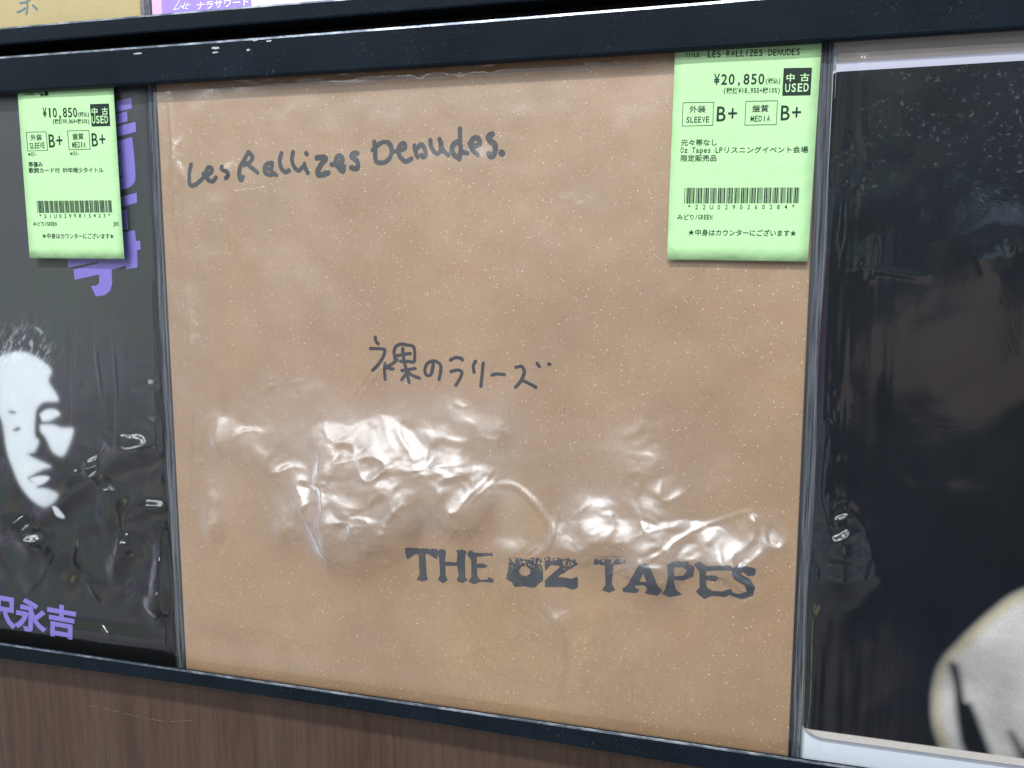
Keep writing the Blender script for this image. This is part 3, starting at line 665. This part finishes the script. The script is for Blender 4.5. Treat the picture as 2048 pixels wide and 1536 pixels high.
for (p, a) in (([(50,688),(75,680),(98,690),(75,700)], .8), ([(80,800),(110,782),(126,790),(100,808)], .9), ([(170,948),(200,944),(196,956)], .7), ([(255,748),(320,752),(362,728),(352,716),(300,742)], .6)):
    face = face * (1 - a * soft(p, 0.0007))
hair = sm(fbm(X * 0.6 + Z * 0.8, Z * 0.6 - X * 0.8, 0.004, 61, 3, 0.25), 0.1, 0.7) * soft([(-60,330),(10,250),(110,200),(210,220),(300,330),(250,360),(140,320),(40,340),(-60,400)], 0.005)
wisp = 0.7 * soft([(215,170),(235,172),(262,198),(248,200)], 0.0005)
shade = 1 - 0.10 * fbm(X, Z, 0.03, 77, 3)
lum = np.clip(bgv + 0.56 * face * shade + 0.30 * hair + 0.35 * wisp, 0, 0.75)
colr = np.stack([lum * 0.93, lum * 0.99, lum * 1.02], -1).reshape(-1, 3)
V, F = grid(xs, zs, np.full(X.shape, 0.0002)); obj('portrait_print', V, F, M_ART, left, colors=colr)
c2 = lambda p: [(x, 0.0001, z) for x, z in P2(p, 0.0001, 0, 150, 3.338)]
PP = [[(768,180),(876,150),(880,222),(775,248)], [(772,262),(848,243),(852,308),(778,332)], [(778,345),(905,313),(908,378),(785,412)],
 [(770,446),(882,414),(894,530),(902,620),(905,680),(900,712),(884,735),(855,755),(808,768),(770,775),(775,690),(816,684),(816,672),(770,664),(770,600),(806,596),(806,584),(770,580),(770,522),(803,518),(803,506),(770,500)],
 [(780,820),(912,786),(915,852),(785,887)], [(790,912),(845,895),(855,1030),(800,1040)],
 [(448,1200),(790,1200),(790,1058),(900,1035),(908,1108),(935,1105),(938,1165),(915,1170),(918,1283),(842,1300),(838,1272),(745,1302),(749,1390),(736,1440),(700,1470),(640,1478),(608,1410),(642,1406),(662,1390),(662,1332),(498,1367),(490,1300),(655,1258),(655,1245),(455,1287)]]
V = []; Fc = []
for p in PP: b = len(V); V += c2(p); Fc.append(list(range(b, b + len(p))))
obj('purple_title', V, Fc, M_PURPLE, left)
put_text('purple_name', [('沢永吉', (-31, 1240), (153, 1273), 66)], (0.02, -1.0), 0.0001, M_PURPLE, left, offset=0.030)
BLL = [(310,835,25,14,-20,.6),(255,890,60,10,-30,.5),(200,935,60,14,-38,.5),(120,1000,60,22,-40,.45),(60,1060,60,25,-35,.4),(330,1105,10,60,5,.8),(335,1160,20,30,0,.9),(245,1110,10,28,-20,.6),
 (290,1030,30,12,10,.5),(190,1150,70,40,0,.25),(100,1150,60,50,0,.22),(300,900,22,12,-30,.6),(310,760,14,18,0,.4),(200,700,10,120,0,.25),(160,720,10,130,0,.15),(238,680,7,60,0,.3),(8,1110,6,14,0,.9),(60,300,40,200,0,.10),
 (325,1180,18,26,0,.8),(250,1090,8,16,0,.7)]
CRL = [([(350,905),(300,892),(240,915),(170,970),(90,1030),(0,1090)], .0055, .0034), ([(352,1020),(300,1012),(262,1030)], .0030, .0020), ([(330,780),(312,768),(268,775)], .0020, .0009),
 ([(195,640),(200,720),(212,830)], .0012, .0006), ([(232,660),(236,760),(242,880)], .0010, .0005), ([(155,640),(150,800),(148,930),(180,935),(225,880)], .0012, .0004), ([(110,1110),(90,1150),(60,1180)], .0016, .0006),
 ([(180,1165),(195,1190),(205,1205)], .0010, .0005), ([(205,1240),(220,1258),(240,1275)], .0009, .0005), ([(160,1050),(150,1120),(175,1150)], .0014, .0006), ([(240,1000),(242,1080),(236,1140)], .0018, .0006)]
def nz_left(X, Z):
    lo = sm(-Z, 0.13, 0.20)
    n = 0.00022 * fbm(X, Z, 0.03, 201, 3) + lo * 0.0019 * fbm(X - 0.5 * Z, Z + 0.3 * X, 0.024, 205, 2, gain=0.35)
    n = n + 0.00025 * vnoise(X, Z, 0.008, 0.09, 210) * sm(-Z, 0.03, 0.12)
    b = sm(Z, -0.262, -0.285); return n * (1 - b) + 0.0010 + 0.0022 * np.exp(-((Z + 0.292) / 0.007) ** 2)
xs = np.concatenate([np.linspace(LX0 - 0.001, LX1 - 0.118, 12)[:-1], np.arange(LX1 - 0.118, LX1 + 0.0012, 0.00055)]); zs = np.arange(Kt - 0.002, ZS + 0.0006, -0.00055)
film('plastic_bag', xs, zs, -0.0002, BLL, CRL, nz_left, M_FILM2, left, press=[(20, 262, 530, 0.0030)], relax=0.009, cap=0.006, gate=0.45)
seam(lambda z: (LX1 + 0.0008, LX1 + 0.0030 + 0.0003 * math.sin(z * 50)), zz, 0, -0.0004, left)

# ------------------------------------------------------------------ right sleeve: black cover with a blurred pale head, soft rounded edge
YR = -0.0012
RX0 = P2([(1640, 800)], YR)[0][0]; RXT = P2([(1668, 145)], YR)[0][0]; RXB = P2([(1602, 1440)], YR)[0][0]; RX1 = RXB + 0.31
right = thing('record_sleeve', 'worn black record sleeve with a blurred pale head low at right, white liner below', 'record sleeve', (RX0 + 0.157, 0.002, ZS))
zt_r = P2([(1850, 133)], YR)[0][1]; zb_r = P2([(1700, 1484)], YR)[0][1]
# inner card and white liner
V, F = box(RXB + 0.0008, RX1 - 0.002, 0.0018, 0.0042, ZS, Kt, 0.0008); obj('liner', V, F, M_WHITE, right)
V, F = box(RXT + 0.0012, RX1 - 0.003, 0.0004, 0.0016, zt_r - 0.012, Kt - 0.0005); obj('inner_card', V, F, simple('grey_beige_card', (0.40, 0.355, 0.32), 0.8), right)
V, F = box(RXT + 0.0008, RX1 - 0.003, -0.0002, 0.0003, zt_r - 0.010, zt_r + 0.0038); obj('white_border', V, F, simple('lilac_white_paper', (0.46, 0.46, 0.56), 0.7), right)
# cover panel: rounded left side and rounded lower left corner
def rx_left(z):
    base = RXB + (RXT - RXB) * (z - zb_r) / (zt_r - zb_r); r = 0.006; d = z - zb_r
    return base + (r - math.sqrt(max(r * r - (r - d) ** 2, 0)) if d < r else 0)
ss = np.concatenate([np.linspace(0, 0.02, 24)[:-1], np.arange(0.02, 0.115, 0.0006), np.linspace(0.116, 0.31, 10)]); zs = np.linspace(zt_r, zb_r, 560)
xl = np.array([rx_left(z) for z in zs]); Xg = xl[None, :] + ss[:, None] * (RX1 - xl[None, :]) / 0.31; Zg = np.repeat(zs[None, :], len(ss), 0)
roll = 0.0035; Yg = YR + 0.003 * (1 - np.sqrt(np.clip(1 - (1 - np.clip(ss / roll, 0, 1)) ** 2, 0, 1)))[:, None] * np.ones_like(Xg)
X, Z = Xg, Zg
def c7(p): return P2(p, YR, 1500, 1000, 2.865)
def soft7(p, b): return sm(poly_sdf(X, Z, closed(c7(p))), -b, b)
head = soft7([(1900,470),(1700,480),(1570,515),(1480,560),(1380,640),(1290,720),(1200,810),(1110,905),(1062,1010),(1042,1150),(1052,1300),(1090,1420),(1140,1530),(1180,1700),(2400,1700),(2500,600)], 0.0022)
dk = soft7([(1140,945),(1188,950),(1212,1050),(1232,1150),(1272,1175),(1330,1320),(1395,1500),(1420,1700),(1270,1700),(1240,1480),(1205,1380),(1178,1200),(1168,1050)], 0.0024)
dk2 = soft7([(1485,1340),(1520,1350),(1580,1440),(1700,1500),(1700,1700),(1620,1600),(1540,1470)], 0.0030)
vis = head * (1 - dk) * (1 - 0.95 * dk2)
rim = head * (1 - soft7([(1900,520),(1700,530),(1570,560),(1400,680),(1250,830),(1160,900),(1100,1020),(1080,1150),(1095,1300),(1150,1450),(1200,1700),(2400,1700),(2500,640)], 0.0035))
ton = np.clip((0.40 - 0.12 * sm(Z, zb_r + 0.06, zb_r)) + 0.09 * fbm(X, Z, 0.02, 301, 4), 0, 1)
base = 0.0050 + 0.0015 * fbm(X, Z, 0.03, 321, 3)
colr = np.stack([base * 0.8 + vis * ton * (1.02 - 0.25 * rim), base * 1.15 + vis * ton * (0.98 - 0.34 * rim), base * 1.6 + vis * ton * (0.92 - 0.55 * rim)], -1)
edg = sm(zb_r + 0.0032 - Z, -0.0002, 0.0002)[..., None]
colr = colr * (1 - edg) + edg * np.array([0.50, 0.46, 0.42])
nx, nz = Xg.shape; i, j = np.meshgrid(np.arange(nx - 1), np.arange(nz - 1), indexing='ij'); a = (i * nz + j).ravel()
obj('cover_print', np.stack([Xg, Yg, Zg], -1).reshape(-1, 3), np.stack([a, a + 1, a + nz + 1, a + nz], -1), M_ART2, right, smooth=True, colors=np.clip(colr, 0.001, 1).reshape(-1, 3))
BLR = [(1700,1080,30,30,0,1.1),(1695,1135,28,16,0,1.1),(1745,1130,6,24,0,.9),(1690,1040,18,40,0,.5),(1700,1190,40,30,0,.25),(1735,520,10,34,0,.3),(1752,470,6,60,5,.2),(1700,170,20,80,0,.22),
 (1718,330,10,90,0,.25),(1668,900,7,160,0,.35),(1990,500,60,60,0,.28),(1900,480,60,20,-20,.15),(1640,1100,5,120,0,.5)]
CRR = [([(1700,545),(1740,540),(1790,546),(1850,556)], .0015, .00025), ([(1655,850),(1640,980),(1655,1060),(1648,1180)], .0016, .0009), ([(1745,480),(1742,520),(1736,560)], .0014, .0007), ([(1725,120),(1722,260),(1742,330)], .0012, .0004)]
def nz_r(X, Z):
    d = X - RX0; e = np.exp(-np.maximum(d, 0) / 0.011)
    return 0.0009 + 0.00022 * fbm(X, Z, 0.035, 401, 3) + e * (0.00011 * vnoise(X, Z, 0.0016, 0.05, 405) + 0.0004 * vnoise(X, Z, 0.005, 0.04, 406))
xl0 = min(RXB, RXT)
xs = np.concatenate([np.arange(xl0 - 0.001, xl0 + 0.115, 0.0006), np.linspace(xl0 + 0.116, RX1 + 0.001, 10)]); zs = np.arange(Kt - 0.002, ZS + 0.0006, -0.0006)
film('plastic_bag', xs, zs, YR - 0.0003, BLR, CRR, nz_r, M_FILM3, right, relax=0.009, cap=0.006, gate=0.45)

# ------------------------------------------------------------------ upper row
UZ = float(np.interp(0.0, xs2, zb2)) + 0.0032
ue = P2([(281, 25)], 0)[0][0]; uf = P2([(300, 25)], 0)[0][0]
u1 = thing('record_sleeve', 'mottled ochre cardboard record sleeve with teal brush writing, upper row at left', 'record sleeve', (ue - 0.15, 0.002, UZ))
V, F = box(ue - 0.315, ue, 0.0, 0.0038, UZ, UZ + 0.315, 0.0006); obj('cardboard', V, F, M_OCHRE, u1)
T = [[(38,12,),(60,2),(66,-6)], [(10,(0))] ] if False else None
xs, zs = span([(5, -40), (95, 40)], YI, 0.0003)
SU = [[4.6,(40,6),(52,4),(62,-4)], [4.2,(54,-30),(55,0),(54,18),(52,28)], [4.0,(34,24),(42,22),(50,16)], [5.5,(66,11),(70,15),(73,18)], [4.0,(30,-14),(55,-16),(80,-19)]]
fill_field('brush_writing', strokes_field(xs, zs, SU, YI, 0, 0, 1.0, 4.5, 25, 0.0001), xs, zs, YI, simple('teal_ink', (0.07, 0.16, 0.17), 0.7), u1)
def nz_u(X, Z): return 0.0006 + 0.00010 * fbm(X, Z, 0.03, 501, 3)
film('plastic_bag', np.linspace(ue - 0.316, ue + 0.001, 200), np.linspace(UZ + 0.315, UZ, 120), -0.0003, [], [], nz_u, M_FILM4, u1)
seam(lambda z: (ue + 0.0006, ue + 0.0035), np.linspace(UZ + 0.314, UZ + 0.001, 30), 0, -0.0004, u1)
u2 = thing('record_sleeve', 'pink record sleeve with a purple panel and white lettering, upper row', 'record sleeve', (uf + 0.157, 0.002, UZ))
V, F = box(uf + 0.001, uf + 0.315, 0.0, 0.0038, UZ, UZ + 0.315, 0.0006); obj('cardboard', V, F, simple('pink_card', (0.70, 0.42, 0.62), 0.6), u2)
q = P2([(324, 24), (503, 10)], -0.0001); V, F = box(q[0][0], q[1][0], -0.00012, 0.0001, UZ + 0.0005, UZ + 0.12); obj('purple_panel', V, F, simple('violet_print', (0.32, 0.20, 0.72), 0.5), u2)
V, F = box(q[1][0], q[1][0] + 0.05, -0.00012, 0.0001, UZ + 0.0005, UZ + 0.12); obj('pale_panel', V, F, simple('pale_pink_print', (0.86, 0.62, 0.78), 0.5), u2)
M_W2 = simple('white_print', (0.85, 0.85, 0.92), 0.5)
xs, zs = span([(335, -10), (400, 40)], -0.0003, 0.00028)
SW = [[1.6,(362,-6),(355,8),(348,19),(358,17)], [1.4,(358,17),(362,12),(366,16)], [1.4,(371,4),(366,16),(370,16)], [1.4,(377,5),(371,17),(376,17)], [1.2,(364,12),(372,10),(382,10)]]
fill_field('script_logo', strokes_field(xs, zs, SW, -0.0003, 0, 0, 1.0, 1.5, 35), xs, zs, -0.0003, M_W2, u2)
put_text('white_lettering', [('ナラサワード', (392, 19), (500, 9), 18)], (0.0, -1.0), -0.0003, M_W2, u2, offset=0.012)
film('plastic_bag', np.linspace(uf, uf + 0.316, 200), np.linspace(UZ + 0.315, UZ, 120), -0.0006, [], [], nz_u, M_FILM4, u2)
seam(lambda z: (uf - 0.0022, uf + 0.0008), np.linspace(UZ + 0.314, UZ + 0.001, 30), 0, -0.0004, u2)

# ------------------------------------------------------------------ price tags
def tag_sheet(c, y, parent, curl=0.0010):
    """c: TL, TR, BR, BL pixels; a thin paper slip, lower edge lifting a little"""
    q = P2(c, y); n = 16; m = 10; V = []; Fc = []
    for side in (0, 1):
        for i in range(n + 1):
            for j in range(m + 1):
                t, s_ = i / n, j / m
                x = (q[0][0] * (1 - s_) + q[1][0] * s_) * (1 - t) + (q[3][0] * (1 - s_) + q[2][0] * s_) * t
                z = (q[0][1] * (1 - s_) + q[1][1] * s_) * (1 - t) + (q[3][1] * (1 - s_) + q[2][1] * s_) * t
                V.append((x, y + 0.00025 * side, z))
    k = (n + 1) * (m + 1); w = m + 1
    for i in range(n):
        for j in range(m):
            a = i * w + j; Fc.append([a, a + w, a + w + 1, a + 1]); Fc.append([k + a, k + a + 1, k + a + w + 1, k + a + w])
    for i in range(n):
        for j in (0, m): a = i * w + j; Fc.append([a, a + w, k + a + w, k + a] if j else [a, k + a, k + a + w, a + w])
    for j in range(m):
        for i in (0, n): a = i * w + j; Fc.append([a, a + 1, k + a + 1, k + a] if i == 0 else [a, k + a, k + a + 1, a + 1])
    return obj('paper', V, Fc, M_TAG, parent, smooth=False)
YT = -0.0030; YP = YT - 0.00012
rt = thing('price_tag', 'larger light green price tag on the brown kraft sleeve, priced 20,850 yen', 'price tag', (*[P2([(1490, 300)], YT)[0][0], YT], P2([(1490, 300)], YT)[0][1]), 'green price tags')
tag_sheet([(1351, 78), (1645, 64), (1615.5, 523), (1334, 519)], YT, rt)
U = (0.048, -0.9988)
CR3 = lambda x, y: (1300 + x / 3.2, 60 + y / 3.2)
put_text('title_text', [('TITLE:', CR3(225, 178), CR3(335, 172), 11), ('LES RALLIZES DENUDES', CR3(366, 176), CR3(962, 158), 16.5)], U, YP, M_PRINT, rt, 0.006)
put_text('price_text', [('¥20,850', CR3(402, 350), CR3(735, 345), 26.5), ('(税込)', CR3(738, 340), CR3(836, 337), 11.5), ('(税抜¥18,955+税10%)', CR3(468, 403), CR3(834, 400), 12.5)], U, YP, M_PRINT, rt, 0.010)
f = lambda *c: [np.array(CR3(*q)) for q in c]
put = obj('used_badge', *px_quads([f((856, 243), (1037, 240), (1027, 417), (846, 420))], YP), M_PRINT, rt)
M_TP = simple('tag_print_knockout', (0.44, 0.70, 0.355), 0.6)
put_text('badge_text', [('中 古', CR3(868, 326), CR3(1020, 322), 17), ('USED', CR3(860, 396), CR3(1018, 392), 21)], U, YP - 0.0001, M_TP, put, 0.012)
put_text('grade_text', [('外装', CR3(250, 526), CR3(357, 524), 15), ('SLEEVE', CR3(230, 594), CR3(380, 590), 15), ('B+', CR3(418, 584), CR3(562, 580), 38), ('盤質', CR3(652, 521), CR3(760, 519), 15), ('MEDIA', CR3(640, 586), CR3(770, 583), 15), ('B+', CR3(828, 577), CR3(972, 573), 38)], U, YP, M_PRINT, rt, 0.004)
obj('grade_frame', *px_quads(frame_quads(*f((210, 464), (409, 460), (403, 612), (205, 617)), 1.1), YP), M_PRINT, rt)
obj('grade_frame', *px_quads(frame_quads(*f((612, 454), (817, 450), (810, 606), (605, 610)), 1.1), YP), M_PRINT, rt)
put_text('note_text', [('元々帯なし', CR3(196, 738), CR3(432, 736), 14), ('Oz Tapes LPリスニングイベント会場', CR3(192, 786), CR3(1012, 782), 14), ('限定販売品', CR3(192, 838), CR3(428, 836), 14)], U, YP, M_PRINT, rt, 0.006)
barcode('*22U0290260284*', *f((222, 1010), (955, 1008), (950, 1108), (218, 1110)), YP, M_PRINT, rt)
put_text('barcode_number', [('*22U0290260284*', CR3(226, 1147), CR3(940, 1146), 11.5)], U, YP, M_PRINT, rt, 0.0)
put_text('store_text', [('みどり/GREEN', CR3(172, 1212), CR3(400, 1212), 12), ('★中身はカウンターにございます★', CR3(242, 1312), CR3(938, 1318), 14)], U, YP, M_PRINT, rt, 0.008)

YT = -0.0046; YP = YT - 0.00012
lt = thing('price_tag', 'light green price tag on the black portrait sleeve at left, priced 10,850 yen', 'price tag', (*[P2([(145, 340)], YT)[0][0], YT], P2([(145, 340)], YT)[0][1]), 'green price tags')
tag_sheet([(34, 168), (225, 163), (250, 518), (60.5, 516)], YT, lt)
U = (-0.062, -0.998)
CR2 = lambda x, y: (x / 3.338, 150 + y / 3.338)
f = lambda *c: [np.array(CR2(*q)) for q in c]
put_text('title_text', [('TITLE:', CR2(165, 136), CR2(235, 133), 10), ('情事', CR2(262, 140), CR2(328, 138), 11)], U, YP, M_PRINT, lt, 0.02)
put_text('price_text', [('¥10,850', CR2(285, 283), CR2(518, 280), 24), ('(税込)', CR2(520, 275), CR2(594, 274), 10.5), ('(税抜¥9,864+税10%)', CR2(352, 323), CR2(596, 321), 10.5)], U, YP, M_PRINT, lt, 0.010)
put = obj('used_badge', *px_quads([f((598, 194), (725, 190), (735, 340), (610, 343))], YP), M_PRINT, lt)
put_text('badge_text', [('中 古', CR2(608, 262), CR2(722, 260), 15.5), ('USED', CR2(610, 322), CR2(724, 320), 19)], U, YP - 0.0001, M_TP, put, 0.012)
put_text('grade_text', [('外装', CR2(206, 436), CR2(282, 433), 13.5), ('SLEEVE', CR2(200, 492), CR2(302, 488), 15), ('B+', CR2(324, 484), CR2(424, 480), 34), ('盤質', CR2(482, 428), CR2(558, 426), 13.5), ('MEDIA', CR2(480, 485), CR2(572, 482), 15), ('B+', CR2(608, 476), CR2(710, 472), 34),
  ('※EX-', CR2(186, 542), CR2(250, 541), 10), ('※EX-', CR2(462, 537), CR2(528, 536), 10)], U, YP, M_PRINT, lt, 0.004)
obj('grade_frame', *px_quads(frame_quads(*f((176, 381), (310, 377), (320, 505), (186, 509)), 1.0), YP), M_PRINT, lt)
obj('grade_frame', *px_quads(frame_quads(*f((448, 371), (592, 367), (602, 496), (458, 500)), 1.0), YP), M_PRINT, lt)
put_text('note_text', [('帯傷み', CR2(192, 612), CR2(288, 611), 11.5), ('歌詞カード付 89年稀少タイトル', CR2(194, 652), CR2(692, 648), 11.5)], U, YP, M_PRINT, lt, 0.008)
barcode('*21U0299815423*', *f((244, 840), (746, 836), (753, 918), (252, 921)), YP, M_PRINT, lt)
put_text('barcode_number', [('*21U0299815423*', CR2(254, 955), CR2(750, 951), 10)], U, YP, M_PRINT, lt, 0.0)
put_text('store_text', [('みどり/GREEN', CR2(222, 1006), CR2(380, 1007), 10), ('J03', CR2(758, 1006), CR2(798, 1007), 10), ('★中身はカウンターにございます★', CR2(282, 1089), CR2(768, 1091), 11.5)], U, YP, M_PRINT, lt, 0.008)

def curl(root, z0, z1, x0, x1, amt):
    """the slips lift off the film towards their lower edge and bow a little across"""
    def walk(o):
        if o.type == 'MESH':
            n = len(o.data.vertices); c = np.empty(n * 3, np.float32); o.data.vertices.foreach_get('co', c); c = c.reshape(-1, 3)
            t = np.clip((z0 - c[:, 2]) / (z0 - z1), 0, 1.1); u = np.clip((c[:, 0] - x0) / (x1 - x0), -0.1, 1.1)
            c[:, 1] -= amt * t ** 1.7 * (0.75 + 0.5 * (2 * u - 1) ** 2) + 0.0002 * np.sin(u * 5 + t * 4)
            o.data.vertices.foreach_set('co', c.ravel()); o.data.update()
            if o.name.startswith('paper'): o.data.polygons.foreach_set('use_smooth', np.ones(len(o.data.polygons), bool))
        for k in o.children: walk(k)
    walk(root)
(a0, b0), (a1, b1) = P2([(1351, 78), (1615, 523)], -0.003); curl(rt, b0, b1, P2([(1334, 519)], -.003)[0][0], a1, 0.0003)
(a0, b0), (a1, b1) = P2([(34, 168), (250, 518)], -0.0046); curl(lt, b0, b1, a0, a1, 0.0004)
